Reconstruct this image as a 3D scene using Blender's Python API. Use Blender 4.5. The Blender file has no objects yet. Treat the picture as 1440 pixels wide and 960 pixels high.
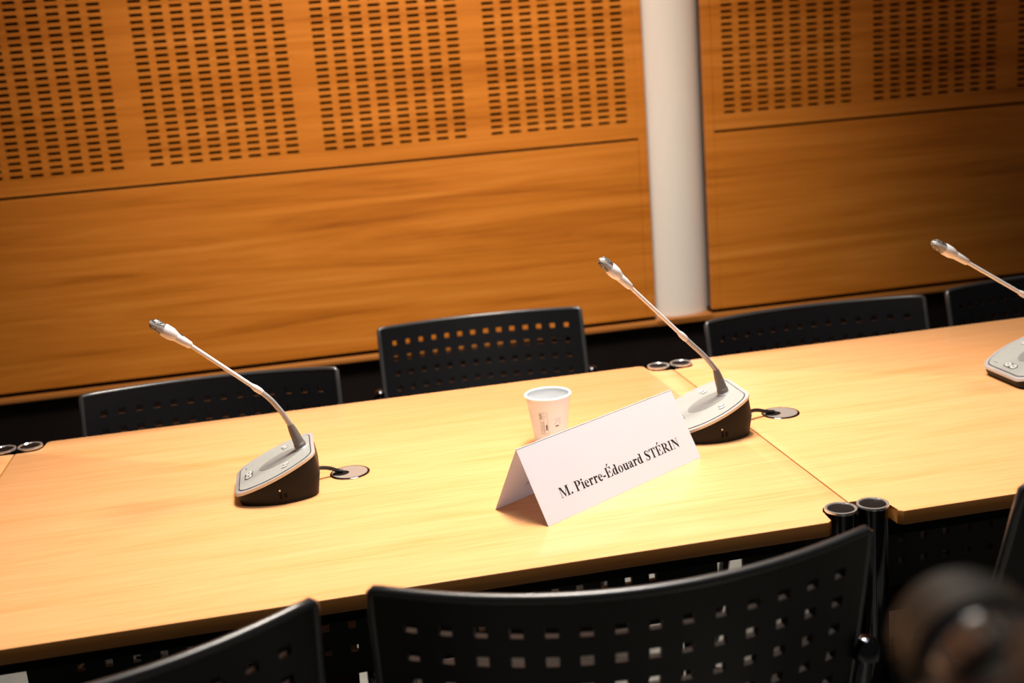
import bpy, bmesh, math, random
from mathutils import Vector, Matrix
random.seed(7)
S = bpy.context.scene
COL = S.collection
PI = math.pi

# ------------------------------------------------------------------ camera
cam_d = bpy.data.cameras.new('camera'); cam = bpy.data.objects.new('camera', cam_d); COL.objects.link(cam)
cam_d.sensor_width = 36.0; cam_d.lens = 42.83
Rv = Vector((0.978775, -0.189731, -0.077473)); Uv = Vector((0.119106, 0.219000, 0.968428)); Fv = Vector((0.166774, 0.957100, -0.236950))
m = Matrix((Rv, Uv, -Fv)).transposed().to_4x4(); m.translation = Vector((0, 0, 1.34))
cam.matrix_world = m
cam_d.clip_start = 0.02
cam_d.dof.use_dof = True; cam_d.dof.focus_distance = 1.66; cam_d.dof.aperture_fstop = 4.0
S.camera = cam

# ------------------------------------------------------------------ world, lights, exposure
S.view_settings.view_transform = 'Standard'; S.view_settings.look = 'None'
S.view_settings.gamma = 1.0; S.view_settings.use_curve_mapping = False
S.view_settings.exposure = 0.65
w = bpy.data.worlds.new('world'); S.world = w; w.use_nodes = True
w.node_tree.nodes['Background'].inputs[0].default_value = (1.0, 0.93, 0.86, 1); w.node_tree.nodes['Background'].inputs[1].default_value = 0.02

def area(name, loc, target, sx, sy, power, color, spread=180):
    d = bpy.data.lights.new(name, 'AREA'); d.shape = 'RECTANGLE'; d.size = sx; d.size_y = sy; d.energy = power; d.color = color
    d.spread = math.radians(spread)
    o = bpy.data.objects.new(name, d); COL.objects.link(o); o.location = loc
    o.rotation_euler = (Vector(target) - Vector(loc)).to_track_quat('-Z', 'Y').to_euler(); return o
def spot(name, loc, target, power, angle, blend, radius, color):
    d = bpy.data.lights.new(name, 'SPOT'); d.energy = power; d.color = color; d.spot_size = math.radians(angle); d.spot_blend = blend; d.shadow_soft_size = radius
    o = bpy.data.objects.new(name, d); COL.objects.link(o); o.location = loc
    o.rotation_euler = (Vector(target) - Vector(loc)).to_track_quat('-Z', 'Y').to_euler(); return o
WARM = (1.0, 0.90, 0.78)
area('ceiling_downlight_table', (0.42, 1.85, 2.75), (0.34, 1.70, 0.74), 0.6, 0.6, 18.8, WARM, 98)
spot('ceiling_downlight_front', (0.50, 1.00, 2.75), (0.42, 1.72, 0.80), 33, 72, 1.0, 0.30, (0.88, 0.92, 1.0))
spot('ceiling_downlight_wall', (0.46, 1.72, 2.75), (0.36, 3.05, 1.12), 112, 72, 1.0, 0.22, WARM)
area('ceiling_panel', (0.3, 1.7, 2.8), (0.3, 1.7, 0), 2.4, 1.0, 5, WARM)

# ------------------------------------------------------------------ materials
MATS = {}
def base_mat(name, color=(1, 1, 1), rough=0.5, metal=0.0, spec=0.5, coat=0.0, coat_rough=0.1):
    mt = bpy.data.materials.new(name); mt.use_nodes = True
    b = mt.node_tree.nodes['Principled BSDF']
    b.inputs['Base Color'].default_value = (*color, 1); b.inputs['Roughness'].default_value = rough
    b.inputs['Metallic'].default_value = metal; b.inputs['Specular IOR Level'].default_value = spec
    b.inputs['Coat Weight'].default_value = coat; b.inputs['Coat Roughness'].default_value = coat_rough
    MATS[name] = mt; return mt, mt.node_tree.nodes, mt.node_tree.links, b
def grain(name, stops, scale, rough, detail=6, spec=0.4, coat=0.0, bump=0.0, scale2=None, coat_rough=0.1, distort=0.6, fine=0.0, tone=0.0):
    mt, n, l, b = base_mat(name, (1, 1, 1), rough, 0, spec, coat, coat_rough)
    tc = n.new('ShaderNodeTexCoord'); mp = n.new('ShaderNodeMapping'); mp.inputs['Scale'].default_value = scale
    l.new(tc.outputs['Object'], mp.inputs['Vector'])
    nz = n.new('ShaderNodeTexNoise'); nz.inputs['Scale'].default_value = 1.0; nz.inputs['Detail'].default_value = detail; nz.inputs['Roughness'].default_value = 0.62
    nz.inputs['Distortion'].default_value = distort
    l.new(mp.outputs['Vector'], nz.inputs['Vector'])
    fac = nz.outputs['Fac']
    if scale2:
        mp2 = n.new('ShaderNodeMapping'); mp2.inputs['Scale'].default_value = scale2; l.new(tc.outputs['Object'], mp2.inputs['Vector'])
        n2 = n.new('ShaderNodeTexNoise'); n2.inputs['Scale'].default_value = 1.0; n2.inputs['Detail'].default_value = 3; n2.inputs['Distortion'].default_value = 0.3
        l.new(mp2.outputs['Vector'], n2.inputs['Vector'])
        mx = n.new('ShaderNodeMix'); mx.data_type = 'FLOAT'; mx.inputs[0].default_value = fine
        l.new(fac, mx.inputs[2]); l.new(n2.outputs['Fac'], mx.inputs[3]); fac = mx.outputs[0]
    cr = n.new('ShaderNodeValToRGB'); el = cr.color_ramp.elements
    el[0].position, el[0].color = stops[0][0], (*stops[0][1], 1); el[1].position, el[1].color = stops[-1][0], (*stops[-1][1], 1)
    for p, c in stops[1:-1]:
        e = el.new(p); e.color = (*c, 1)
    l.new(fac, cr.inputs['Fac']); l.new(cr.outputs['Color'], b.inputs['Base Color'])
    if bump:
        bp = n.new('ShaderNodeBump'); bp.inputs['Strength'].default_value = bump; bp.inputs['Distance'].default_value = 0.002
        l.new(fac, bp.inputs['Height']); l.new(bp.outputs['Normal'], b.inputs['Normal'])
    return mt
grain('wall_wood', [(0.30, (0.34, 0.092, 0.007)), (0.44, (0.52, 0.160, 0.015)), (0.54, (0.60, 0.195, 0.022)), (0.70, (0.70, 0.255, 0.042))], (0.9, 3, 17), 0.38, spec=0.35, scale2=(3, 20, 110), fine=0.25, distort=1.1)
grain('table_wood', [(0.30, (0.77, 0.350, 0.125)), (0.48, (0.85, 0.420, 0.175)), (0.66, (0.89, 0.470, 0.215))], (2.0, 22, 22), 0.19, spec=0.5, scale2=(9, 160, 160), fine=0.42, distort=0.4)
grain('shaded_edge_wood', [(0.30, (0.46, 0.165, 0.030)), (0.70, (0.62, 0.25, 0.06))], (3.0, 40, 90), 0.4, spec=0.35)  # tabletop wood again, with the shade on the vertical edges put into its colour
grain('trim_wood', [(0.30, (0.36, 0.12, 0.02)), (0.70, (0.50, 0.19, 0.04))], (1.5, 20, 40), 0.35, spec=0.4)
base_mat('void', (0.012, 0.008, 0.006), 0.9, spec=0.1)
grain('plinth_black', [(0.3, (0.006, 0.004, 0.004)), (0.7, (0.011, 0.007, 0.006))], (3, 3, 3), 0.75, spec=0.1)
grain('column_paint', [(0.3, (0.82, 0.74, 0.66)), (0.7, (0.86, 0.78, 0.70))], (9, 9, 3), 0.55, spec=0.25)
grain('floor_lino', [(0.3, (0.27, 0.27, 0.25)), (0.7, (0.34, 0.34, 0.31))], (30, 30, 30), 0.55, spec=0.3)
def speckle(name, c0, c1, scale, rough, spec=0.5, metal=0.0, bump=0.0):
    return grain(name, [(0.35, c0), (0.65, c1)], (scale, scale, scale), rough, spec=spec, bump=bump, detail=3)
speckle('chair_plastic', (0.0035, 0.0035, 0.0042), (0.006, 0.006, 0.0068), 300, 0.36, 0.30, bump=0.05)
base_mat('chair_rim', (0.028, 0.028, 0.029), 0.30, spec=0.9)
base_mat('chrome', (0.78, 0.76, 0.74), 0.16, metal=0.75)
base_mat('dark_chrome', (0.10, 0.10, 0.11), 0.12, metal=1.0)
base_mat('cap_black', (0.008, 0.005, 0.004), 0.6, spec=0.12)
speckle('mic_black', (0.006, 0.005, 0.0045), (0.010, 0.0085, 0.008), 900, 0.5, 0.2, bump=0.1)
mt, n, l, b = base_mat('mic_rim', (0.62, 0.63, 0.64), 0.28, metal=0.40)
speckle('mic_panel', (0.34, 0.35, 0.335), (0.41, 0.42, 0.40), 700, 0.45, 0.4)
base_mat('mic_button', (0.62, 0.63, 0.61), 0.35)
base_mat('mic_ink', (0.03, 0.03, 0.035), 0.5)
base_mat('mic_silver', (0.80, 0.79, 0.78), 0.32, metal=0.12)
base_mat('stem_grey', (0.19, 0.165, 0.155), 0.42, metal=0.3)
mt, n, l, b = base_mat('flex_metal', (0.50, 0.48, 0.47), 0.35, metal=0.35)
# speaker grille: fine slats
mt, n, l, b = base_mat('mic_speaker', (0.2, 0.2, 0.2), 0.5)
tc = n.new('ShaderNodeTexCoord'); wv = n.new('ShaderNodeTexWave'); wv.wave_type = 'BANDS'; wv.bands_direction = 'Y'; wv.inputs['Scale'].default_value = 150
l.new(tc.outputs['Object'], wv.inputs['Vector']); cr = n.new('ShaderNodeValToRGB'); cr.color_ramp.elements[0].color = (0.16, 0.16, 0.155, 1); cr.color_ramp.elements[1].color = (0.33, 0.33, 0.32, 1)
l.new(wv.outputs['Fac'], cr.inputs['Fac']); l.new(cr.outputs['Color'], b.inputs['Base Color'])
# microphone mesh: woven grid
mt, n, l, b = base_mat('mic_mesh', (0.2, 0.2, 0.2), 0.4, metal=0.5)
tc = n.new('ShaderNodeTexCoord'); vo = n.new('ShaderNodeTexVoronoi'); vo.inputs['Scale'].default_value = 620
l.new(tc.outputs['Object'], vo.inputs['Vector']); cr = n.new('ShaderNodeValToRGB'); cr.color_ramp.elements[0].position = 0.45; cr.color_ramp.elements[0].color = (0.006, 0.011, 0.011, 1); cr.color_ramp.elements[1].position = 0.75; cr.color_ramp.elements[1].color = (0.45, 0.43, 0.41, 1)
l.new(vo.outputs['Distance'], cr.inputs['Fac']); l.new(cr.outputs['Color'], b.inputs['Base Color'])
base_mat('grommet_metal', (0.66, 0.64, 0.60), 0.33, metal=0.7)
base_mat('cable_black', (0.012, 0.012, 0.013), 0.4)
def paper(name, c, trans):
    mt, n, l, b = base_mat(name, c, 0.75, spec=0.2)
    nz = n.new('ShaderNodeTexNoise'); nz.inputs['Scale'].default_value = 400; bp = n.new('ShaderNodeBump'); bp.inputs['Strength'].default_value = 0.03
    l.new(nz.outputs['Fac'], bp.inputs['Height']); l.new(bp.outputs['Normal'], b.inputs['Normal'])
    tl = n.new('ShaderNodeBsdfTranslucent'); tl.inputs['Color'].default_value = (*c, 1); mx = n.new('ShaderNodeMixShader'); mx.inputs[0].default_value = trans
    l.new(b.outputs[0], mx.inputs[1]); l.new(tl.outputs[0], mx.inputs[2]); l.new(mx.outputs[0], n['Material Output'].inputs['Surface'])
    return mt
paper('card', (0.84, 0.85, 0.92), 0.22)
base_mat('ink', (0.008, 0.008, 0.010), 0.6)
base_mat('faint_ink', (0.30, 0.27, 0.25), 0.7)
paper('cup_plastic', (0.90, 0.94, 0.97), 0.20)
speckle('camera_black', (0.010, 0.011, 0.011), (0.016, 0.018, 0.017), 500, 0.5, 0.4, bump=0.15)
speckle('lens_rubber', (0.010, 0.013, 0.011), (0.015, 0.019, 0.016), 500, 0.55, 0.4, bump=0.1)
base_mat('lens_gloss', (0.02, 0.02, 0.024), 0.16, spec=0.7)
base_mat('lens_glass', (0.02, 0.03, 0.03), 0.05, spec=0.8)

# ------------------------------------------------------------------ helpers
def mesh_obj(name, verts, faces, mat, parent=None, smooth=False, loc=None, rot=None):
    me = bpy.data.meshes.new(name); me.from_pydata([tuple(v) for v in verts], [], faces); me.update()
    return link(name, me, mat, parent, smooth, loc, rot)
def link(name, me, mat, parent=None, smooth=False, loc=None, rot=None):
    if mat and not me.materials: me.materials.append(MATS[mat])
    if smooth is True:
        me.polygons.foreach_set('use_smooth', [True] * len(me.polygons))
    o = bpy.data.objects.new(name, me); COL.objects.link(o)
    if parent: o.parent = parent
    if loc: o.location = loc
    if rot: o.rotation_euler = rot
    return o
def bm_obj(name, bm, mat, parent=None, smooth=False, loc=None, rot=None, recalc=True):
    if recalc: bmesh.ops.recalc_face_normals(bm, faces=bm.faces)
    if smooth == 'auto':
        for e in bm.edges:
            if len(e.link_faces) == 2 and e.calc_face_angle(0) > math.radians(38): e.smooth = False
        for f in bm.faces: f.smooth = True
    me = bpy.data.meshes.new(name); bm.to_mesh(me); bm.free()
    return link(name, me, mat, parent, smooth is True, loc, rot)
def tag(o, label, cat=None, group=None):
    o['label'] = label
    if cat: o['category'] = cat
    if group: o['group'] = group
    return o
def struct(o): o['kind'] = 'structure'; return o
def empty(name, loc, rz=0):
    o = bpy.data.objects.new(name, None); COL.objects.link(o); o.location = loc; o.rotation_euler = (0, 0, rz); o.empty_display_size = 0.05; return o
def box_bm(x0, x1, y0, y1, z0, z1, bev=0.0, seg=2, bm=None):
    t = bmesh.new()
    vs = [t.verts.new((x, y, z)) for x in (x0, x1) for y in (y0, y1) for z in (z0, z1)]
    for f in ((0, 1, 3, 2), (4, 6, 7, 5), (0, 4, 5, 1), (2, 3, 7, 6), (0, 2, 6, 4), (1, 5, 7, 3)): t.faces.new([vs[i] for i in f])
    bmesh.ops.recalc_face_normals(t, faces=t.faces)
    if bev: bmesh.ops.bevel(t, geom=list(t.edges), offset=bev, segments=seg, affect='EDGES', profile=0.5)
    if bm is None: return t
    me = bpy.data.meshes.new('t'); t.to_mesh(me); t.free(); bm.from_mesh(me); bpy.data.meshes.remove(me); return bm
def lathe_bm(prof, seg=32, bm=None, M=None):
    """prof: list of (r, z) bottom to top; closed where r == 0"""
    bm = bm or bmesh.new(); rings = []
    for r, z in prof:
        if r <= 1e-7: rings.append([bm.verts.new((0, 0, z))])
        else: rings.append([bm.verts.new((r * math.cos(2 * PI * k / seg), r * math.sin(2 * PI * k / seg), z)) for k in range(seg)])
    for a, b in zip(rings, rings[1:]):
        for k in range(seg):
            k2 = (k + 1) % seg
            if len(a) == 1 and len(b) == 1: continue
            if len(a) == 1: bm.faces.new((a[0], b[k2], b[k]))
            elif len(b) == 1: bm.faces.new((a[k], a[k2], b[0]))
            else: bm.faces.new((a[k], a[k2], b[k2], b[k]))
    if M is not None: bmesh.ops.transform(bm, matrix=M, verts=[v for r in rings for v in r])
    return bm
def tube_bm(pts, rad, seg=12, bm=None, caps=True):
    bm = bm or bmesh.new(); pts = [Vector(p) for p in pts]; n = len(pts)
    rads = rad if isinstance(rad, (list, tuple)) else [rad] * n
    t0 = (pts[1] - pts[0]).normalized(); ref = Vector((0, 0, 1)) if abs(t0.z) < 0.9 else Vector((1, 0, 0))
    nrm = t0.cross(ref).normalized(); rings = []
    for i, p in enumerate(pts):
        t = (pts[min(i + 1, n - 1)] - pts[max(i - 1, 0)]).normalized()
        nrm = (nrm - t * nrm.dot(t)).normalized(); bn = t.cross(nrm)
        rings.append([bm.verts.new(p + (nrm * math.cos(2 * PI * k / seg) + bn * math.sin(2 * PI * k / seg)) * rads[i]) for k in range(seg)])
    for a, b in zip(rings, rings[1:]):
        for k in range(seg): bm.faces.new((a[k], a[(k + 1) % seg], b[(k + 1) % seg], b[k]))
    if caps: bm.faces.new(rings[0][::-1]); bm.faces.new(rings[-1])
    return bm
def smooth_path(pts, sub=6):
    P = [Vector(p) for p in pts]; P = [2 * P[0] - P[1]] + P + [2 * P[-1] - P[-2]]; out = []
    for i in range(1, len(P) - 2):
        for k in range(sub):
            t = k / sub; a, b, c, d = P[i - 1], P[i], P[i + 1], P[i + 2]
            out.append(0.5 * ((2 * b) + (c - a) * t + (2 * a - 5 * b + 4 * c - d) * t * t + (3 * b - a - 3 * c + d) * t ** 3))
    out.append(P[-2]); return out
def prism_bm(outline, z0, z1, bev=0.0, seg=2, bm=None):
    t = bmesh.new(); lo = [t.verts.new((x, y, z0)) for x, y in outline]; hi = [t.verts.new((x, y, z1)) for x, y in outline]; n = len(outline)
    t.faces.new(lo[::-1]); top = t.faces.new(hi)
    for i in range(n): t.faces.new((lo[i], lo[(i + 1) % n], hi[(i + 1) % n], hi[i]))
    if bev:
        es = [e for e in t.edges if abs(e.verts[0].co.z - e.verts[1].co.z) < 1e-6]
        bmesh.ops.bevel(t, geom=es, offset=bev, segments=seg, affect='EDGES', profile=0.5)
    if bm is None: return t
    me = bpy.data.meshes.new('t'); t.to_mesh(me); t.free(); bm.from_mesh(me); bpy.data.meshes.remove(me); return bm
def perforated(us, vs, hole, surf, thick=None):
    """sheet over grid lines us x vs; hole(i, j) leaves a cell open; surf(u, v, side) -> point, side 0 front / 1 back. Returns verts, faces"""
    nu, nv = len(us), len(vs); V = []; F = []
    for s in (0, 1):
        for j in range(nv):
            for i in range(nu): V.append(surf(us[i], vs[j], s))
    ix = lambda i, j, s: s * nu * nv + j * nu + i
    H = [[hole(i, j) for j in range(nv - 1)] for i in range(nu - 1)]
    for i in range(nu - 1):
        for j in range(nv - 1):
            if not H[i][j]:
                F.append((ix(i, j, 0), ix(i + 1, j, 0), ix(i + 1, j + 1, 0), ix(i, j + 1, 0)))
                F.append((ix(i, j, 1), ix(i, j + 1, 1), ix(i + 1, j + 1, 1), ix(i + 1, j, 1)))
            solid = lambda a, b: 0 <= a < nu - 1 and 0 <= b < nv - 1 and not H[a][b]
            if not H[i][j]:
                for (di, dj, p, q) in ((-1, 0, (i, j + 1), (i, j)), (1, 0, (i + 1, j), (i + 1, j + 1)), (0, -1, (i, j), (i + 1, j)), (0, 1, (i + 1, j + 1), (i, j + 1))):
                    if not solid(i + di, j + dj):
                        F.append((ix(*p, 0), ix(*p, 1), ix(*q, 1), ix(*q, 0)))
    return V, F
def copy_tree(o, parent=None):
    c = o.copy(); COL.objects.link(c)
    if parent is not None: c.parent = parent
    for ch in list(o.children): copy_tree(ch, c)
    return c

# ------------------------------------------------------------------ room: floor, wall, panels, column
TT = 0.74                                     # table top height
FL = mesh_obj('floor', [(-3.5, -1.5, 0), (4.5, -1.5, 0), (4.5, 3.35, 0), (-3.5, 3.35, 0), (-3.5, -1.5, -0.05), (4.5, -1.5, -0.05), (4.5, 3.35, -0.05), (-3.5, 3.35, -0.05)],
              [(0, 1, 2, 3), (7, 6, 5, 4), (0, 4, 5, 1), (1, 5, 6, 2), (2, 6, 7, 3), (3, 7, 4, 0)], 'floor_lino')
tag(struct(FL), 'pale grey floor under the tables and chairs')
WY = 3.054; WR = -0.0056
wall = bm_obj('wall_back', box_bm(-3.4, 4.4, 0.10, 0.20, 0, 2.9), 'void', loc=(0, WY, 0), rot=(0, 0, WR))
tag(struct(wall), 'dark wall behind the orange wood panelling')
XC0, XC1 = 0.9256, 1.0836                     # gap filled by the white column
LX0, RX1 = -2.35, 3.60
Z_BOT, Z_GR = 0.606, 1.076
PITCH, GW, SX, SL = 0.416, 0.3533, 0.0462, 0.0298
ROWZ, ROWP, SH, NR = 1.124, 0.0158, 0.0071, 34
def wood_panel(name, x0, x1, z0, z1, mat='wall_wood', y0=0.0, y1=0.02, bev=0.0012, label=None):
    o = bm_obj(name, box_bm(x0, x1, y0, y1, z0, z1, bev, 1), mat, wall)
    if label: o['label'] = label
    return o
ST = 0.024
def bay(x0, x1, first, count, side):
    xa, xb = (x0, x1 - ST) if side == 'l' else (x0 + ST, x1)
    us = [xa]; hu = set()
    for g in range(count):
        for c in range(8):
            a = first + g * PITCH + c * SX
            if a < xa + 0.004 or a + SL > xb - 0.004: continue
            hu.add(len(us)); us += [a, a + SL]
    us.append(xb); vs = [Z_GR + 0.0035]; hv = set()
    for r in range(NR):
        hv.add(len(vs)); z = ROWZ + r * ROWP; vs += [z - SH / 2, z + SH / 2]
    vs.append(2.85)
    V, F = perforated(us, vs, lambda i, j: i in hu and j in hv, lambda u, v, s: (u, 0.0 if s == 0 else 0.016, v))
    o = mesh_obj('perforated_panel', V, F, 'wall_wood', wall); o['label'] = 'upper wood panel pierced by rows of short slots'
    wood_panel('plain_panel', xa, xb, Z_BOT, Z_GR - 0.0035, label='plain lower wood panel with flame grain')
    if side == 'l': wood_panel('edge_strip', xb + 0.0003, x1, Z_BOT, 2.85)
    else: wood_panel('edge_strip', x0, xa - 0.0003, Z_BOT, 2.85)
bay(LX0, XC0, -0.310 - 4 * PITCH, 7, 'l')
bay(XC1, RX1, 1.1357, 6, 'r')
wood_panel('column_ledge', XC0, XC1, 0.5805, 0.5965, 'trim_wood', -0.006, 0.095, 0.001)
wood_panel('shadow_gap', LX0, XC0, 0.590, Z_BOT, 'void', 0.012, 0.06, 0)
wood_panel('shadow_gap', XC1, RX1, 0.590, Z_BOT, 'void', 0.012, 0.06, 0)
c = bm_obj('column', lathe_bm([(0, 0.597), (0.105, 0.597), (0.105, 2.88), (0, 2.88)], 96), 'column_paint', smooth='auto', loc=(1.0046, WY + 0.110, 0))
tag(struct(c), 'round white column standing between the two wood panelled bays')
tr = bm_obj('trim_1', box_bm(LX0, RX1, -0.006, 0.06, 0.5805, 0.5945, 0.003, 2), 'trim_wood', loc=(0, WY, 0), rot=(0, 0, WR))
tag(struct(tr), 'thin wood rail running along the foot of the panelling')
bb = bm_obj('baseboard_back', box_bm(LX0, RX1, 0.02, 0.09, 0.0, 0.580), 'plinth_black', loc=(0, WY, 0), rot=(0, 0, WR))
tag(struct(bb), 'black plinth below the wood rail of the back wall')

# ------------------------------------------------------------------ tables
YN, YF, TH = 1.3106, 2.1143, 0.019
def make_table(x0, x1, label):
    t = empty('conference_table', ((x0 + x1) / 2, (YN + YF) / 2, 0)); cx, cy = t.location.x, t.location.y
    tag(t, label, 'table', 'beech conference tables set end to end')
    hx, hy = (x1 - x0) / 2, (YF - YN) / 2; nx, ny, cc = 0.043, 0.050, 0.006
    q = [(hx - nx - cc, -hy), (hx - nx, -hy + cc), (hx - nx, -hy + ny - 0.016), (hx - nx + 0.006, -hy + ny - 0.004), (hx - nx + 0.016, -hy + ny), (hx, -hy + ny)]
    out = q + [(x, -y) for x, y in q[::-1]] + [(-x, -y) for x, y in q] + [(-x, y) for x, y in q[::-1]]
    o = bm_obj('tabletop', prism_bm(out, TT - TH, TT, 0.0012, 2), 'table_wood', t, 'auto')
    o.data.materials.append(MATS['shaded_edge_wood'])
    for p in o.data.polygons:
        if abs(p.normal.z) < 0.3: p.material_index = 1
    for sx in (-1, 1):
        for sy in (-1, 1):
            px, py = sx * (hx - 0.0205), sy * (hy - 0.0265)
            lg = bm_obj('leg', lathe_bm([(0, 0), (0.022, 0.0), (0.022, 0.02), (0.0192, 0.021), (0.0192, TT + 0.0015), (0, TT + 0.0015)], 32), 'dark_chrome', t, 'auto', (px, py, 0))
            bm_obj('chrome_ring', lathe_bm([(0.0165, TT + 0.0015), (0.0202, TT + 0.0015), (0.0205, TT + 0.003), (0.0200, TT + 0.0048), (0.0178, TT + 0.0050), (0.0165, TT + 0.0036), (0.0165, TT + 0.0015)], 40), 'chrome', lg, 'auto')
            bm_obj('cap', lathe_bm([(0, TT + 0.0014), (0.0166, TT + 0.0014), (0.0166, TT + 0.0040), (0, TT + 0.0040)], 32), 'cap_black', lg, 'auto')
    for sy in (-1, 1):
        bm_obj('rail', box_bm(-hx + 0.055, hx - 0.055, sy * (hy - 0.07) - 0.012, sy * (hy - 0.07) + 0.012, TT - TH - 0.04, TT - TH, 0.002), 'cap_black', t)
    for sx in (-1, 1):
        bm_obj('rail', box_bm(sx * (hx - 0.06) - 0.012, sx * (hx - 0.06) + 0.012, -hy + 0.085, hy - 0.085, TT - TH - 0.04, TT - TH, 0.002), 'cap_black', t)
    us = [-hx + 0.022]; hu = set(); k = 0
    while us[-1] + 0.06 < hx - 0.07:
        a = -hx + 0.095 + k * 0.0415; hu.add(len(us)); us += [a, a + 0.012]; k += 1
    us.append(hx - 0.022); vs = [0.38]; hv = set()
    for r in range(6): hv.add(len(vs)); vs += [0.418 + r * 0.0415, 0.430 + r * 0.0415]
    vs.append(0.68)
    V, F = perforated(us, vs, lambda i, j: i in hu and j in hv, lambda u, v, s: (u, 0.09 + (0 if s == 0 else 0.010), v))
    mp = mesh_obj('modesty_panel', V, F, 'chair_plastic', t); mp['label'] = 'black perforated modesty panel'
    return t
make_table(-0.4955, 0.6535, 'beech table in the middle carrying the folded name card')
make_table(0.6555, 1.8045, 'beech table on the right past the seam and the near pair of posts')
make_table(-1.6465, -0.4975, 'beech table at the far left edge, only its corner post showing')

# ------------------------------------------------------------------ chairs
CW, BULGE, CROWN, REC = 0.235, 0.060, 0.006, math.radians(14)
def make_chair(top):
    """seat faces +y; origin on the floor under the top corners of the back"""
    t = empty('perforated_chair', (0, 0, 0))
    def surf(u, v, s):
        k = 1 - (u / CW) ** 2
        y = -BULGE * k + v * math.sin(REC) + 0.018 * (v / 0.3) ** 2; z = top - CROWN * k - v * math.cos(REC)
        nx = -2 * BULGE * u / CW ** 2; L = math.hypot(1, nx)
        return (u + (0.0042 if s else -0.0042) * nx / L * -1, y + (-0.0042 if s else 0.0042) / L, z)
    us = [-CW]; hu = set()
    for c in range(14):
        a = (c - 6.5) * 0.0310 - 0.006; hu.add(len(us)); us += [a, a + 0.012]
    us.append(CW); us = us[:1] + [-CW + 0.012] + us[1:-1] + [CW - 0.012] + us[-1:]; hu = {h + 1 for h in hu}
    vs = [0.0, 0.012]; hv = set()
    for r in range(8): hv.add(len(vs)); vs += [0.031 + r * 0.0342, 0.0425 + r * 0.0342]
    vs += [0.302, 0.314]
    V, F = perforated(us, vs, lambda i, j: i in hu and j in hv, surf)
    mesh_obj('backrest', V, F, 'chair_plastic', t)
    def mid(u, v): a, b = surf(u, v, 0), surf(u, v, 1); return Vector(((a[0] + b[0]) / 2, (a[1] + b[1]) / 2, (a[2] + b[2]) / 2))
    path = [mid(-CW, 0.313)] + [mid(-CW, 0.30 - k * 0.03) for k in range(0, 10)] + [mid(-CW + 0.0006, 0.0035), mid(-CW + 0.0035, 0.0006)]
    path += [mid(-CW + 0.02 + k * (2 * CW - 0.04) / 24, 0) for k in range(25)]
    path += [mid(CW - 0.0035, 0.0006), mid(CW - 0.0006, 0.0035)] + [mid(CW, 0.03 * k) for k in range(1, 11)] + [mid(CW, 0.313)]
    bm_obj('back_rim', tube_bm(path, 0.0052, 10), 'chair_rim', t, True)
    zs = top - 0.385
    def sseat(u, v, s):
        k = 1 - (u / 0.225) ** 2; drop = 0.030 * max(0, (v - 0.34) / 0.11) ** 2
        return (u, v, zs - 0.016 * k - drop + 0.03 * max(0, (0.12 - v) / 0.12) ** 2 - (0.007 if s else 0))
    us = [-0.225]; hu = set()
    for c in range(12): a = (c - 5.5) * 0.032 - 0.006; hu.add(len(us)); us += [a, a + 0.012]
    us.append(0.225); vs = [0.03]; hv = set()
    for r in range(10): a = 0.07 + r * 0.035; hv.add(len(vs)); vs += [a, a + 0.012]
    vs += [0.44, 0.455]
    V, F = perforated(us, vs, lambda i, j: i in hu and j in hv, sseat)
    mesh_obj('seat', V, F, 'chair_plastic', t)
    zb = top - 0.150; yb = 0.150 * math.tan(REC) + 0.004; X = CW + 0.012
    for sx in (-1, 1):
        x = sx * X
        bm_obj('back_upright', tube_bm(smooth_path([(x, yb - 0.004, zb + 0.004), (x, yb + 0.01, zb - 0.03), (x, 0.085, zs + 0.05), (x, 0.10, zs - 0.012), (x, 0.16, zs - 0.022), (x, 0.36, zs - 0.026)], 6), 0.0105, 12), 'dark_chrome', t, 'auto')
        kn = bm_obj('upright_knob', lathe_bm([(0, -0.013), (0.0135, -0.011), (0.0142, 0.0), (0.011, 0.008), (0.006, 0.0115), (0, 0.0125)], 20), 'dark_chrome', t, 'auto', (x, yb - 0.004, zb + 0.006))
        bm_obj('side_bracket', box_bm(min(sx * (CW - 0.03), x), max(sx * (CW - 0.03), x), yb + 0.020, yb + 0.034, zb - 0.085, zb - 0.045, 0.004), 'chair_rim', t)
        bm_obj('leg', tube_bm(smooth_path([(x, 0.36, zs - 0.026), (x, 0.392, zs - 0.04), (x, 0.40, zs - 0.08), (x, 0.415, 0.02), (x, 0.416, 0.0)], 5), 0.0105, 12), 'dark_chrome', t, 'auto')
        bm_obj('leg', tube_bm(smooth_path([(x, 0.13, zs - 0.021), (x, 0.10, zs - 0.06), (x, -0.02, 0.02), (x, -0.024, 0.0)], 5), 0.0105, 12), 'dark_chrome', t, 'auto')
    for y in (0.14, 0.34):
        bm_obj('cross_tube', tube_bm([(-X, y, zs - 0.030), (X, y, zs - 0.030)], 0.009, 10), 'dark_chrome', t, 'auto')
    return t
GRP = 'black perforated chairs around the tables'
hi = make_chair(0.87); lo = make_chair(0.77); md = make_chair(0.73)
def place(src, used, x, y, rz, label):
    o = src if not used else copy_tree(src)
    o.location = (x, y, 0); o.rotation_euler = (0, 0, rz); tag(o, label, 'chair', GRP); return o
D = math.radians
place(hi, 0, 0.266, 1.0165, D(-4.2), 'black perforated chair with curved back in the foreground, directly in front of the name card')
place(hi, 1, -0.2515, 0.990, D(9.5), 'black perforated chair in the bottom left corner, partly out of the frame')
place(hi, 1, 0.916, 1.097, D(14), 'black perforated chair cut off by the right edge, angled toward the near table edge')
place(lo, 0, -0.1815, 2.269, D(180 - 2.7), 'black perforated chair across the table behind the left microphone')
place(md, 0, 0.4035, 2.719, D(180 - 2.9), 'black perforated chair set back from the table, panelling showing through its holes')
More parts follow.
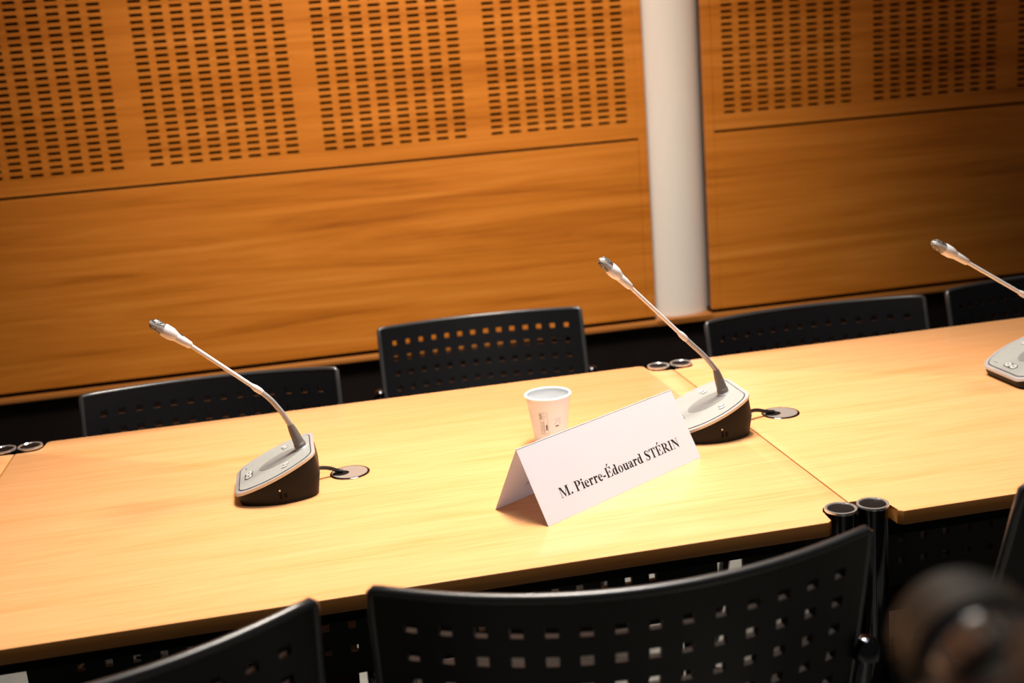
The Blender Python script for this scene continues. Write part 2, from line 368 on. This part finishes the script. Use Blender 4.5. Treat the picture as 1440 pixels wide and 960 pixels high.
place(lo, 1, 1.023, 2.259, D(180), 'black perforated chair across the right table, right of the white column')
place(lo, 1, 1.556, 2.282, D(181), 'black perforated chair farthest right across the table, behind the right microphone stem')

# ------------------------------------------------------------------ microphones
def outline(hl, hw_end, hw_mid, rc, n=14):
    """barrel shaped plan: two flat ends (x = +-hl), two bulging sides"""
    pts = []
    side = []
    for k in range(n + 1):
        x = -hl + rc * 0.8 + (2 * hl - 1.6 * rc) * k / n; u = x / hl
        side.append((x, -(hw_mid - (hw_mid - hw_end) * u * u)))
    def arc(p, q, c):                          # rounded corner from p to q bending around corner c
        return [((1 - t) ** 2 * p[0] + 2 * t * (1 - t) * c[0] + t * t * q[0], (1 - t) ** 2 * p[1] + 2 * t * (1 - t) * c[1] + t * t * q[1]) for t in (0.17, 0.33, 0.5, 0.67, 0.83)]
    e = hw_end - rc * 0.75
    pts += side + arc(side[-1], (hl, -e), (hl, -hw_end)) + [(hl, -e)]
    pts += [(hl, 0), (hl, e)]
    up = [(x, -y) for x, y in side[::-1]]
    pts += arc((hl, e), up[0], (hl, hw_end)) + up + arc(up[-1], (-hl, e), (-hl, hw_end)) + [(-hl, e), (-hl, 0), (-hl, -e)]
    pts += arc((-hl, -e), side[0], (-hl, -hw_end))
    return pts
SLOPE = 0.40; ZC = 0.0405
def top_z(x): return ZC + SLOPE * x
def slab(out, off0, off1, mat, name, parent, smooth='auto', bev=0):
    bm = bmesh.new(); lo_ = [bm.verts.new((x, y, top_z(x) + off0)) for x, y in out]; hi_ = [bm.verts.new((x, y, top_z(x) + off1)) for x, y in out]; n = len(out)
    bm.faces.new(lo_[::-1]); bm.faces.new(hi_)
    for i in range(n): bm.faces.new((lo_[i], lo_[(i + 1) % n], hi_[(i + 1) % n], hi_[i]))
    if bev:
        hs = set(hi_); es = [e for e in bm.edges if e.verts[0] in hs and e.verts[1] in hs]
        bmesh.ops.bevel(bm, geom=es, offset=bev, segments=2, affect='EDGES', profile=0.5)
    return bm_obj(name, bm, mat, parent, smooth)
def ell(cx, cy, rx, ry, n=28): return [(cx + rx * math.cos(2 * PI * k / n), cy + ry * math.sin(2 * PI * k / n)) for k in range(n)]
def stadium(cx, cy, L, r, horizontal=False, n=8):
    p = [(cx + r * math.cos(a), cy + L / 2 - r + r * math.sin(a)) for a in [PI * k / n for k in range(n + 1)]] + [(cx + r * math.cos(a), cy - L / 2 + r + r * math.sin(a)) for a in [PI + PI * k / n for k in range(n + 1)]]
    return p
def make_mic(stem):
    """low end toward -x. stem: list of local (x, z) points: base, cone top, bend, flex end, tube end, tip"""
    t = empty('conference_microphone', (0, 0, TT))
    O = outline(0.0585, 0.0530, 0.0720, 0.018)
    bm = bmesh.new(); n = len(O)
    lo_ = [bm.verts.new((x * 0.93 + 0.003, y * 0.955, 0.0)) for x, y in O]; mi_ = [bm.verts.new((x * 1.0 + 0.0035, y * 0.99, max(0.004, (top_z(x) - 0.004) * 0.5))) for x, y in O]
    hi_ = [bm.verts.new((x * 0.985, y * 0.985, top_z(x) - 0.004)) for x, y in O]
    bm.faces.new(lo_[::-1]); bm.faces.new(hi_)
    for a, b in ((lo_, mi_), (mi_, hi_)):
        for i in range(n): bm.faces.new((a[i], a[(i + 1) % n], b[(i + 1) % n], b[i]))
    body = bm_obj('body', bm, 'mic_black', t, 'auto')
    bm_obj('indicator', lathe_bm([(0, -0.001), (0.0013, -0.001), (0.0013, 0.0006), (0, 0.0008)], 12), 'mic_silver', body, 'auto', (0.004, -0.0710, 0.0215), (PI / 2, 0, 0))
    bm_obj('socket', box_bm(0.003, 0.0065, -0.0718, -0.0685, 0.0085, 0.0175, 0.0005, 1), 'void', body)
    bm_obj('socket', box_bm(0.010, 0.0135, -0.0718, -0.0685, 0.0095, 0.0165, 0.0005, 1), 'void', body)
    rim = slab(O, -0.0042, 0.0, 'mic_rim', 'rim', t, bev=0.0016)
    seam = [(x * 0.915, y * 0.925) for x, y in O]; pan = [(x * 0.890, y * 0.905) for x, y in O]
    slab(seam, -0.001, 0.00025, 'mic_ink', 'panel_joint', rim)
    panel = slab(pan, -0.001, 0.0008, 'mic_panel', 'panel', t)
    slab(ell(0.008, 0.0, 0.0315, 0.0225), 0.0006, 0.0012, 'mic_speaker', 'speaker_grille', panel)
    for sy in (-1, 1):
        for k in (0, 1):
            cx, cy = 0.016 - k * 0.002, sy * (0.0375 + k * 0.0085)
            slab(ell(cx, cy, 0.0045, 0.0036, 18), 0.0006, 0.0010, 'mic_ink', 'button_well', panel)
            slab(ell(cx, cy, 0.0038, 0.0029, 18), 0.0008, 0.0020, 'mic_button', 'button', panel, bev=0.0004)
    slab(stadium(-0.039, 0.0, 0.031, 0.0058), 0.0006, 0.0010, 'mic_ink', 'key_frame', panel)
    for cy in (-0.0072, 0.0072):
        slab([(x, y) for x, y in stadium(-0.039, cy, 0.0134, 0.0046)], 0.0008, 0.0019, 'mic_button', 'talk_key', panel, bev=0.0003)
        slab(ell(-0.039, cy, 0.0012, 0.0022, 10), 0.0017, 0.0021, 'mic_ink', 'key_mark', panel)
    for k in range(5):
        slab([(x, y + 0.033 + 0.0022 * k) for x, y in ((-0.0445, 0), (-0.0430 + 0.0008 * (k == 0), 0), (-0.0430 + 0.0008 * (k == 0), 0.0014), (-0.0445, 0.0014))], 0.0006, 0.0010, 'faint_ink' if k else 'mic_ink', 'maker_mark', panel)
    # stem
    P = [Vector((x, 0, z)) for x, z in stem]
    d0 = (P[1] - P[0]).normalized(); q = d0.to_track_quat('Z', 'Y').to_matrix().to_4x4(); L0 = (P[1] - P[0]).length
    col = bm_obj('stem_socket', lathe_bm([(0, -0.006), (0.0088, -0.006), (0.0088, 0.006), (0.0084, 0.0068), (0.0080, 0.0072), (0.0062, L0 * 0.75), (0.0046, L0), (0, L0)], 28, M=Matrix.Translation(P[0]) @ q), 'stem_grey', t, 'auto')
    bm_obj('socket_ring', lathe_bm([(0.0086, -0.001), (0.0100, -0.001), (0.0102, 0.0008), (0.0092, 0.002), (0.0086, 0.002), (0.0086, -0.001)], 28, M=Matrix.Translation(P[0] - d0 * 0.001) @ q), 'mic_rim', col, 'auto')
    flex = smooth_path([P[1] - d0 * 0.004, P[1], P[2], P[3], P[4]], 60)
    iend = max(i for i, p in enumerate(flex) if (p - P[3]).length < 0.003)
    fl = flex[:iend + 1]; rads = [0.0036 + (0.00035 if i % 2 else -0.00010) for i in range(len(fl))]
    fx = bm_obj('gooseneck', tube_bm(fl, rads, 12), 'flex_metal', t, True)
    d1 = (P[4] - P[3]).normalized(); q1 = d1.to_track_quat('Z', 'Y').to_matrix().to_4x4()
    bm_obj('gooseneck_ferrule', lathe_bm([(0, -0.008), (0.0036, -0.008), (0.0046, -0.004), (0.0046, 0.004), (0.0032, 0.010), (0, 0.010)], 20, M=Matrix.Translation(P[3]) @ q1), 'mic_silver', fx, 'auto')
    bm_obj('stem_tube', tube_bm([P[3], P[4] + d1 * 0.004], 0.0030, 14), 'mic_silver', t, 'auto')
    # head
    d2 = (P[5] - P[4]).normalized(); HL = (P[5] - P[4]).length
    side = Vector((0, 1, 0)); upv = d2.cross(side).normalized()
    M = Matrix((side, upv, d2)).transposed().to_4x4(); M.translation = P[4]
    k = HL / 0.067
    sl = bm_obj('head_sleeve', lathe_bm([(0, 0), (0.0040, 0), (0.0052, 0.002), (0.0060, 0.012 * k), (0.0066, 0.021 * k), (0.0062, 0.0235 * k), (0, 0.0235 * k)], 24, M=M), 'mic_silver', t, 'auto')
    bm_obj('switch_slot', box_bm(-0.0022, 0.0022, -0.0072, -0.0058, 0.017 * k, 0.0225 * k, 0.0005, 1), 'mic_ink', sl).data.transform(M)
    hb = bm_obj('head_shell', lathe_bm([(0, 0.0225 * k), (0.0060, 0.0228 * k), (0.0084, 0.030 * k), (0.0093, 0.034 * k), (0.0093, 0.0445 * k), (0.0086, 0.046 * k), (0, 0.046 * k)], 28, M=M), 'mic_silver', t, 'auto')
    gr = bm_obj('head_grille', lathe_bm([(0, 0.044 * k), (0.0082, 0.044 * k), (0.0082, 0.058 * k), (0.0074, 0.0625 * k), (0.0050, 0.0655 * k), (0, 0.0668 * k)], 28, M=M), 'mic_mesh', t, 'auto')
    # shell tongues that run along the grille, and the nose band
    for a in (0, PI):
        bm = bmesh.new(); rows = []
        for z, r, hw in ((0.043 * k, 0.0091, 0.62), (0.050 * k, 0.0087, 0.48), (0.056 * k, 0.0085, 0.36), (0.0615 * k, 0.0080, 0.34), (0.0655 * k, 0.0056, 0.45), (0.0676 * k, 0.0012, 1.2)):
            rows.append([bm.verts.new((r * math.cos(a + hw * s), r * math.sin(a + hw * s), z)) for s in (-1, -0.5, 0, 0.5, 1)])
        for r0, r1 in zip(rows, rows[1:]):
            for i in range(4): bm.faces.new((r0[i], r0[i + 1], r1[i + 1], r1[i]))
        bmesh.ops.solidify(bm, geom=list(bm.faces), thickness=0.0006)
        bmesh.ops.transform(bm, matrix=M, verts=bm.verts)
        bm_obj('grille_guard', bm, 'mic_silver', gr, 'auto')
    return t
B1, B2, B3 = (-0.0625, 1.712), (0.5865, 1.712), (1.1660, 1.745)
def loc_stem(B, pts): return [(x - B[0], z) for x, z in pts]
GM = 'conference microphones on the tables'
m1 = make_mic(loc_stem(B1, [(-0.023, 0.0580), (-0.0344, 0.0935), (-0.0491, 0.1222), (-0.0732, 0.1514), (-0.1555, 0.2258), (-0.2055, 0.2665)]))
m1.location = (*B1, TT); tag(m1, 'gooseneck microphone with black base at the left, beside the left chair', 'microphone', GM)
m2 = make_mic(loc_stem(B2, [(0.6203, 0.0560), (0.6097, 0.0933), (0.5918, 0.1177), (0.5601, 0.1519), (0.4829, 0.2362), (0.4385, 0.2844)]))
m2.location = (*B2, TT); tag(m2, 'gooseneck microphone in the middle whose base is half hidden by the name card', 'microphone', GM)
m3 = make_mic(loc_stem(B3, [(1.2030, 0.0580), (1.1900, 0.0935), (1.1760, 0.1150), (1.1467, 0.1427), (1.0480, 0.2062), (0.9864, 0.2460)]))
m3.location = (*B3, TT); tag(m3, 'gooseneck microphone on the right table, base cut by the frame edge', 'microphone', GM)

# cables and grommets
def grommet(x, y, rz, label):
    t = empty('cable_grommet', (x, y, TT), rz); tag(t, label, 'grommet', 'cable grommets in the tabletops')
    bm_obj('flange', lathe_bm([(0, 0.0001), (0.0298, 0.0001), (0.0298, 0.0009), (0.0290, 0.0016), (0.0272, 0.0018), (0.0268, 0.0012), (0, 0.0012)], 48), 'dark_chrome', t, 'auto')
    bm_obj('cover', lathe_bm([(0, 0.0012), (0.0264, 0.0012), (0.0262, 0.0019), (0, 0.0021)], 48), 'grommet_metal', t, 'auto')
    bm_obj('cable_opening', prism_bm([(x_ - 0.0135, y_) for x_, y_ in ell(0, 0, 0.0125, 0.0105, 28)], 0.0012, 0.0025), 'void', t)
    return t
grommet(0.043, 1.738, D(8), 'round metal grommet with the cable of the left microphone')
grommet(0.724, 1.740, D(8), 'round metal grommet with the cable of the middle microphone, right of the seam')
def cable(pts, label):
    o = bm_obj('microphone_cable', tube_bm(smooth_path(pts, 8), 0.0030, 10), 'cable_black', smooth='auto'); return tag(o, label, 'cable')
cable([(-0.006, 1.726, TT + 0.018), (0.004, 1.730, TT + 0.0165), (0.016, 1.733, TT + 0.0125), (0.026, 1.736, TT + 0.0065), (0.033, 1.737, TT + 0.0045)], 'short black cable from the left microphone into its grommet')
cable([(0.640, 1.721, TT + 0.012), (0.663, 1.728, TT + 0.0135), (0.682, 1.735, TT + 0.0125), (0.700, 1.738, TT + 0.007), (0.713, 1.739, TT + 0.0045)], 'short black cable from the middle microphone into its grommet')

# ------------------------------------------------------------------ name card
A = Vector((0.2765, 1.4252, TT)); dv = Vector((0.2649, 0.1709, 0)).normalized(); nv = Vector((-dv.y, dv.x, 0)); CL, CH, CM = 0.314, 0.0945, 0.050
card = empty('name_card', A, math.atan2(dv.y, dv.x)); tag(card, 'folded white name card printed in bold black serif letters', 'name card')
th_ = 0.0006
def leaf(y0, y1, name):
    sgn = 1 if y1 > y0 else -1
    fn = Vector((0, -CH * sgn, abs(y1 - y0) * 1.0)).normalized() * th_      # outward normal
    V = [Vector((0, y0, 0.0002)), Vector((CL, y0, 0.0002)), Vector((CL, y1, CH)), Vector((0, y1, CH))]
    V2 = [v - fn for v in V]
    return mesh_obj(name, V + V2, [(0, 1, 2, 3), (7, 6, 5, 4), (0, 4, 5, 1), (1, 5, 6, 2), (2, 6, 7, 3), (3, 7, 4, 0)], 'card', card)
front = leaf(0.0, CM, 'front_leaf'); back = leaf(2 * CM, CM, 'back_leaf')
bm_obj('fold', tube_bm([(0.0001, CM, CH - 0.0004), (CL - 0.0001, CM, CH - 0.0004)], 0.0006, 10), 'card', card, 'auto')
# lettering: strokes of a bold serif face
class G:
    def __init__(s): s.V = []; s.F = []
    def poly(s, pts):
        b = len(s.V); s.V += pts; s.F.append(tuple(range(b, b + len(pts))))
    def strip(s, L, R):
        for i in range(len(L) - 1): s.poly([L[i], L[i + 1], R[i + 1], R[i]])
    def rect(s, x0, y0, x1, y1): s.poly([(x0, y0), (x1, y0), (x1, y1), (x0, y1)])
    def ring(s, cx, cy, rx, ry, ix, iy, a0=0, a1=360, icx=None, n=28):
        icx = cx if icx is None else icx
        A_ = [math.radians(a0 + (a1 - a0) * k / n) for k in range(n + 1)]
        s.strip([(cx + rx * math.cos(a), cy + ry * math.sin(a)) for a in A_], [(icx + ix * math.cos(a), cy + iy * math.sin(a)) for a in A_])
    def dot(s, cx, cy, r): s.poly([(cx + r * math.cos(2 * PI * k / 14), cy + r * math.sin(2 * PI * k / 14)) for k in range(14)])
    def path(s, pts):                           # (x, y, halfwidth)
        L, R = [], []
        for i, (x, y, h) in enumerate(pts):
            a, b = pts[max(i - 1, 0)], pts[min(i + 1, len(pts) - 1)]; dx, dy = b[0] - a[0], b[1] - a[1]; q = math.hypot(dx, dy) or 1
            L.append((x - dy / q * h, y + dx / q * h)); R.append((x + dy / q * h, y - dx / q * h))
        s.strip(L, R)
def stem(g, x0, x1, h, sl=6, sr=6, top=True, bot=True):
    g.rect(x0, 0, x1, h)
    if bot: g.rect(x0 - sl, 0, x1 + sr, 2.6); g.poly([(x0 - 3, 2.6), (x1 + 3, 2.6), (x1, 6), (x0, 6)])
    if top: g.rect(x0 - sl, h - 2.6, x1 + sr, h); g.poly([(x0 - 3, h - 2.6), (x0, h - 6), (x1, h - 6), (x1 + 3, h - 2.6)])
C = 67.6; X = 46.0
def glyph(ch):
    g = G(); w = 0
    if ch == 'M':
        w = 94; g.rect(11, 0, 14.5, C); g.rect(2, 0, 24, 2.6); g.rect(2, C - 2.6, 24, C); g.poly([(9, C), (27, C), (50, 13), (44, 0)]); g.poly([(44, 0), (47, 0), (72, C - 6), (70, C)]); stem(g, 69, 84, C, 8, 8)
    elif ch == '.': w = 25; g.dot(12.5, 6.5, 7.6)
    elif ch in 'PR':
        w = 61 if ch == 'P' else 70; stem(g, 10, 25, C, 8, 8 if ch == 'P' else 6); g.rect(24, C - 3, 34, C); g.rect(24, 31, 34, 34.2)
        g.ring(33, 49.3, 25, 18.3, 10, 15.2, -90, 90, 32)
        if ch == 'R': g.poly([(26, 33), (42, 34), (70, 2.6), (52, 0)]); g.rect(52, 0, 72, 2.6)
    elif ch == 'i': w = 28; stem(g, 7, 21, X, 5, 5, False); g.poly([(2, X - 3), (7, X - 5), (21, X), (21, X + 1), (2, X)]); g.dot(14, 60.5, 7.6)
    elif ch == 'e':
        w = 44; g.ring(22, 22.5, 20, 24.5, 8.2, 21.6, 0, 180, 23); g.ring(22, 22.5, 20, 24, 9, 15.5, 180, 318, 25.5); g.rect(14, 24, 41, 27.5); g.poly([(31, 24), (42, 24), (41, 30), (31, 30)])
    elif ch == 'r':
        w = 44; stem(g, 8, 22, X, 6, 7, False); g.poly([(2, X - 3), (8, X - 5), (22, X), (22, X + 1), (2, X)]); g.path([(20, 30, 2), (24, 38, 3), (29, 43, 3.6), (35, 43, 4)]); g.dot(36, 39, 7)
    elif ch == '-': w = 33; g.rect(4, 15, 29, 25)
    elif ch in ('E', 'É'):
        w = 66; stem(g, 10, 25, C, 8, 4); g.rect(20, C - 3, 58, C); g.poly([(58, C), (60, C - 19), (57, C - 19), (44, C - 3), (44, C)]); g.rect(20, 0, 60, 3); g.poly([(60, 0), (64, 21), (61, 21), (46, 3), (44, 0)])
        g.rect(24, 33, 42, 36); g.poly([(44, 22), (46, 22), (46, 47), (44, 47), (36, 36), (36, 33)])
        if ch == 'É': g.poly([(27, 72), (31, 72), (50, 86), (47, 91), (38, 90)])
    elif ch == 'd':
        w = 56; g.ring(21, 22.5, 18.5, 24, 6.5, 20.5, 0, 360, 23.5); g.rect(32, 0, 46, C); g.rect(24, C - 2.6, 46, C); g.poly([(27, C - 2.6), (32, C - 6), (32, C - 2.6)]); g.poly([(44, 0), (54, 1.5), (54, 4), (46, 6)])
    elif ch == 'o': w = 50; g.ring(25, 22.5, 22.5, 24.5, 9, 21.5)
    elif ch == 'u':
        w = 56; g.rect(8, 11, 22, X); g.rect(1, X - 2.6, 22, X); g.rect(35, 0, 49, X); g.rect(28, X - 2.6, 49, X); g.poly([(48, 0), (55, 1.5), (55, 4), (49, 6)])
        g.path([(15, 13, 7), (16.5, 7, 6.8), (20, 4.2, 5.3), (26, 3.8, 4.2), (32, 6.5, 2.6), (37, 11, 1.6)])
    elif ch == 'a':
        w = 50; g.rect(26, 6, 40, 34); g.path([(33, 32, 7), (32, 38, 6.2), (28, 43, 3.6), (20, 44.6, 2), (12, 42, 2.2), (8, 36, 3)]); g.dot(9.5, 34.5, 6.6)
        g.path([(27, 27, 1.6), (20, 23, 3.2), (12, 17, 5.6), (10, 10, 6.6), (14, 5, 5.8), (20, 4.5, 3.6), (27, 9, 1.8)]); g.path([(33, 10, 7), (36, 5, 5.4), (42, 3.5, 2.8), (48, 6, 1.2)])
    elif ch == 'S':
        w = 56; g.path([(46, 50, 1.3), (42, 60, 2), (35, 65, 2.6), (27, 66, 2.8), (17, 62.5, 5), (12.5, 54, 6.8), (16, 45, 8), (27, 36, 8.6), (39, 27, 8.6), (44, 17.5, 7.6), (41, 8, 5.4), (33, 2.6, 3.2), (24, 1.8, 2.6), (14, 5.5, 2), (7, 18, 1.3)])
        g.poly([(46, 46), (49, 46), (48, C + 1), (45.5, C + 1)]); g.poly([(4, -1.5), (7, -1.5), (8, 22), (5, 22)])
    elif ch == 'T':
        w = 66; stem(g, 25.5, 40.5, C, 8, 8, False); g.rect(3, C - 3.2, 63, C); g.poly([(3, C), (2, C - 19), (5, C - 19), (17, C - 3), (20, C)]); g.poly([(63, C), (64, C - 19), (61, C - 19), (49, C - 3), (46, C)])
    elif ch == 'I': w = 39; stem(g, 12, 27, C, 9, 9)
    elif ch == 'N':
        w = 72; g.rect(11, 0, 14.5, C); g.rect(2, 0, 24, 2.6); g.poly([(2, C), (24, C), (61, 17), (61, -1), (57, -1)]); g.rect(57.5, 0, 61, C); g.rect(48, C - 2.6, 70, C)
    else: w = 25
    return g, w
def text(s):
    V, F, x = [], [], 0
    for ch in s:
        g, w = glyph(ch); b = len(V); V += [(px + x, py) for px, py in g.V]; F += [tuple(i + b for i in f) for f in g.F]; x += w
    return V, F, x
V, F, TWD = text('M. Pierre-Édouard STÉRIN')
FHs = math.hypot(CH, CM); sx_ = 0.2455 / TWD; sy_ = 0.0138 / C; upf = Vector((0, CM, CH)).normalized(); nf = Vector((0, -CH, CM)).normalized()
def on_front(px, py): return Vector((0.0385 + px * sx_, 0, 0)) + upf * (0.0262 + py * sy_) + nf * 0.00015
bm = bmesh.new(); vv = [bm.verts.new(on_front(*p)) for p in V]
for f in F: bm.faces.new([vv[i] for i in f])
for f in bm.faces:
    f.normal_update()
    if f.normal.dot(nf) < 0: f.normal_flip()
pt = bm_obj('printed_name', bm, 'ink', front, recalc=False); pt['label'] = 'bold black serif lettering'
# ink showing through the back leaf, painted as faint strokes on its inside
g = G(); g.path([(0, 0, .5), (3, 7, .5), (4.5, 12, .4)]); g.path([(4, 1, .6), (8, 7, .6), (12, 11, .4)])
upb = Vector((0, -CM, CH)).normalized(); nb = Vector((0, -CH, -CM)).normalized()
bm = bmesh.new(); vv = [bm.verts.new(Vector((0.046 + p[0] * 0.0010, 2 * CM, 0)) + upb * (0.026 + p[1] * 0.0010) + nb * (th_ + 0.0002)) for p in g.V]
for f in g.F: bm.faces.new([vv[i] for i in f])
bm_obj('show_through_mark', bm, 'faint_ink', back, recalc=False)

# ------------------------------------------------------------------ cup
cup = empty('plastic_cup', (0.3535, 1.7500, TT)); tag(cup, 'white disposable plastic cup standing behind the name card', 'cup')
cr_ = lambda z: 0.0235 + (0.0342 - 0.0235) * z / 0.080
prof = [(0, 0.004), (0.0205, 0.004), (0.0215, 0.0), (cr_(0), 0.0006)] + [(cr_(z), z) for z in (0.012, 0.03, 0.05, 0.0655)] + [(cr_(0.066) + 0.0005, 0.0665), (cr_(0.078) + 0.0002, 0.078)]
prof += [(cr_(0.0775) - 0.0008, 0.0785)] + [(cr_(z) - 0.0008, z) for z in (0.066, 0.05, 0.03, 0.012)] + [(0.0205, 0.0052), (0, 0.0052)]
bm_obj('cup_wall', lathe_bm(prof, 56), 'cup_plastic', cup, 'auto')
bm_obj('cup_lip', lathe_bm([(cr_(0.078) + 0.0020 * math.cos(a) + 0.0003, 0.0785 + 0.0016 * math.sin(a)) for a in [2 * PI * k / 10 for k in range(11)]], 56), 'cup_plastic', cup, 'auto')
def cup_mark(rects, mat='ink', name='printed_mark'):
    bm = bmesh.new()
    for x0, z0, x1, z1 in rects:                 # x: arc length from the side facing the camera
        n = max(1, int((x1 - x0) / 0.002)); vs_ = []
        for k in range(n + 1):
            x = x0 + (x1 - x0) * k / n
            for z in (z0, z1):
                r = cr_(z) + 0.00025; a = -PI / 2 - 0.2 + x / 0.031; vs_.append(bm.verts.new((r * math.cos(a), r * math.sin(a), z)))
        for k in range(n): bm.faces.new((vs_[2 * k], vs_[2 * k + 2], vs_[2 * k + 3], vs_[2 * k + 1]))
    o = bm_obj(name, bm, mat, cup); return o
R_ = random.Random(3); rc = []
x0, z0, x1, z1 = -0.0165, 0.022, -0.0030, 0.0575
for a in ((x0, z0, x0 + 0.0003, z1), (x1, z0, x1 + 0.0003, z1), (x0, z1, x1, z1 + 0.0003), (x0, z0, x1, z0 + 0.0003), (-0.0095, z0, -0.0092, z1)): rc.append(a)
cup_mark(rc, 'faint_ink', 'printed_frame')
rc = []
for k in range(3):                               # turned letters at the top left: strokes read bottom to top
    zz = 0.0470 + k * 0.0032
    rc += [(-0.0155, zz, -0.0118, zz + 0.0006), (-0.0155, zz + 0.0019, -0.0118, zz + 0.0025), (-0.0155 + 0.0032 * (k % 2), zz, -0.0149 + 0.0032 * (k % 2), zz + 0.0025)]
for k in range(4): zz = 0.0295 + k * 0.0022; rc += [(-0.0074 + 0.0012 * (k % 2), zz, -0.0036, zz + 0.0012), (-0.0062, zz + 0.001, -0.0050, zz + 0.0022)]
rc += [(0.0095, 0.0335, 0.0115, 0.0358), (0.0125, 0.0340, 0.0150, 0.0362), (0.0110, 0.0346, 0.0130, 0.0352)]
cup_mark(rc)
rc = [(-0.0150 + 0.0022 * k, 0.024 + 0.0025 * j, -0.0138 + 0.0022 * k, 0.0248 + 0.0025 * j + 0.0008 * R_.random()) for k in range(3) for j in range(8)]
rc += [(0.0098, 0.042, 0.0102, 0.0465), (0.0130, 0.042, 0.0134, 0.0465), (0.0098, 0.0465, 0.0134, 0.0469), (0.0098, 0.0417, 0.0134, 0.042), (0.0160, 0.037, 0.0164, 0.048), (0.0180, 0.037, 0.0184, 0.048), (0.0085, 0.038, 0.0100, 0.0395), (-0.0076, 0.0500, -0.0048, 0.0504), (-0.0076, 0.0525, -0.0048, 0.0529)]
cup_mark(rc, 'faint_ink')

# ------------------------------------------------------------------ photographer's camera in the near foreground
pc = empty('photo_camera', (0.1945, 0.251, 1.131)); pc.scale = (0.75, 0.75, 0.75); tag(pc, 'blurred black camera with a long lens in the bottom right foreground', 'camera')
ax = (Vector((0.312, 0.575, 1.050)) - Vector((0.250, 0.360, 1.092))).normalized(); q = ax.to_track_quat('Y', 'Z').to_matrix().to_4x4()
pc.rotation_euler = q.to_euler(); LZ = Matrix.Rotation(-PI / 2, 4, 'X')
def lens_part(name, prof, mat, seg=40): return bm_obj(name, lathe_bm(prof, seg, M=LZ), mat, pc, 'auto')
lens_part('lens_barrel', [(0, 0.02), (0.030, 0.02), (0.030, 0.07), (0.0285, 0.072), (0.0285, 0.094), (0, 0.094)], 'camera_black')
bm = lathe_bm([(0, 0.094), (0.0325, 0.094), (0.033, 0.096), (0.033, 0.120), (0.0325, 0.122), (0, 0.122)], 40, M=LZ)
lens_part('zoom_ring', [(0.0, 0.094), (0.0335, 0.094), (0.034, 0.096), (0.034, 0.128), (0.0335, 0.130), (0, 0.130)], 'lens_gloss')
for k in range(30):
    a = 2 * PI * k / 30
    o = bm_obj('ring_rib', box_bm(-0.0022, 0.0022, -0.0008, 0.0014, -0.015, 0.015, 0.0004, 1), 'lens_rubber', pc)
    o.data.transform(LZ @ Matrix.Rotation(a, 4, 'Z') @ Matrix.Translation((0, 0.034, 0.112)) )
lens_part('filter_ring', [(0.0, 0.130), (0.030, 0.130), (0.030, 0.146), (0.0335, 0.150), (0.0335, 0.156), (0, 0.156)], 'lens_gloss')
lens_part('lens_hood', [(0.0335, 0.152), (0.0355, 0.152), (0.037, 0.200), (0.0355, 0.200), (0.034, 0.156), (0.0335, 0.152)], 'lens_rubber')
lens_part('front_element', [(0, 0.157), (0.024, 0.157), (0.018, 0.163), (0, 0.166)], 'lens_glass')
bm_obj('camera_body', box_bm(-0.068, 0.068, -0.045, 0.022, -0.050, 0.040, 0.009, 3), 'camera_black', pc, 'auto')
bm_obj('viewfinder_hump', box_bm(-0.030, 0.030, -0.052, 0.018, 0.034, 0.066, 0.010, 3), 'camera_black', pc, 'auto')
bm_obj('grip', box_bm(0.046, 0.072, 0.0, 0.046, -0.048, 0.034, 0.010, 3), 'lens_rubber', pc, 'auto')
bm_obj('dial', lathe_bm([(0, 0.038), (0.012, 0.038), (0.012, 0.047), (0.011, 0.048), (0, 0.048)], 24), 'lens_gloss', pc, 'auto', (-0.048, -0.012, 0))
mono = bm_obj('monopod', tube_bm([(0.196, 0.240, 0.0), (0.196, 0.240, 0.45), (0.196, 0.240, 0.451), (0.196, 0.240, 0.80), (0.196, 0.240, 0.801), (0.196, 0.240, 1.0925)], [0.010, 0.010, 0.013, 0.013, 0.016, 0.016], 16), 'camera_black', smooth='auto')
tag(mono, 'slim black monopod holding up the blurred camera', 'monopod')
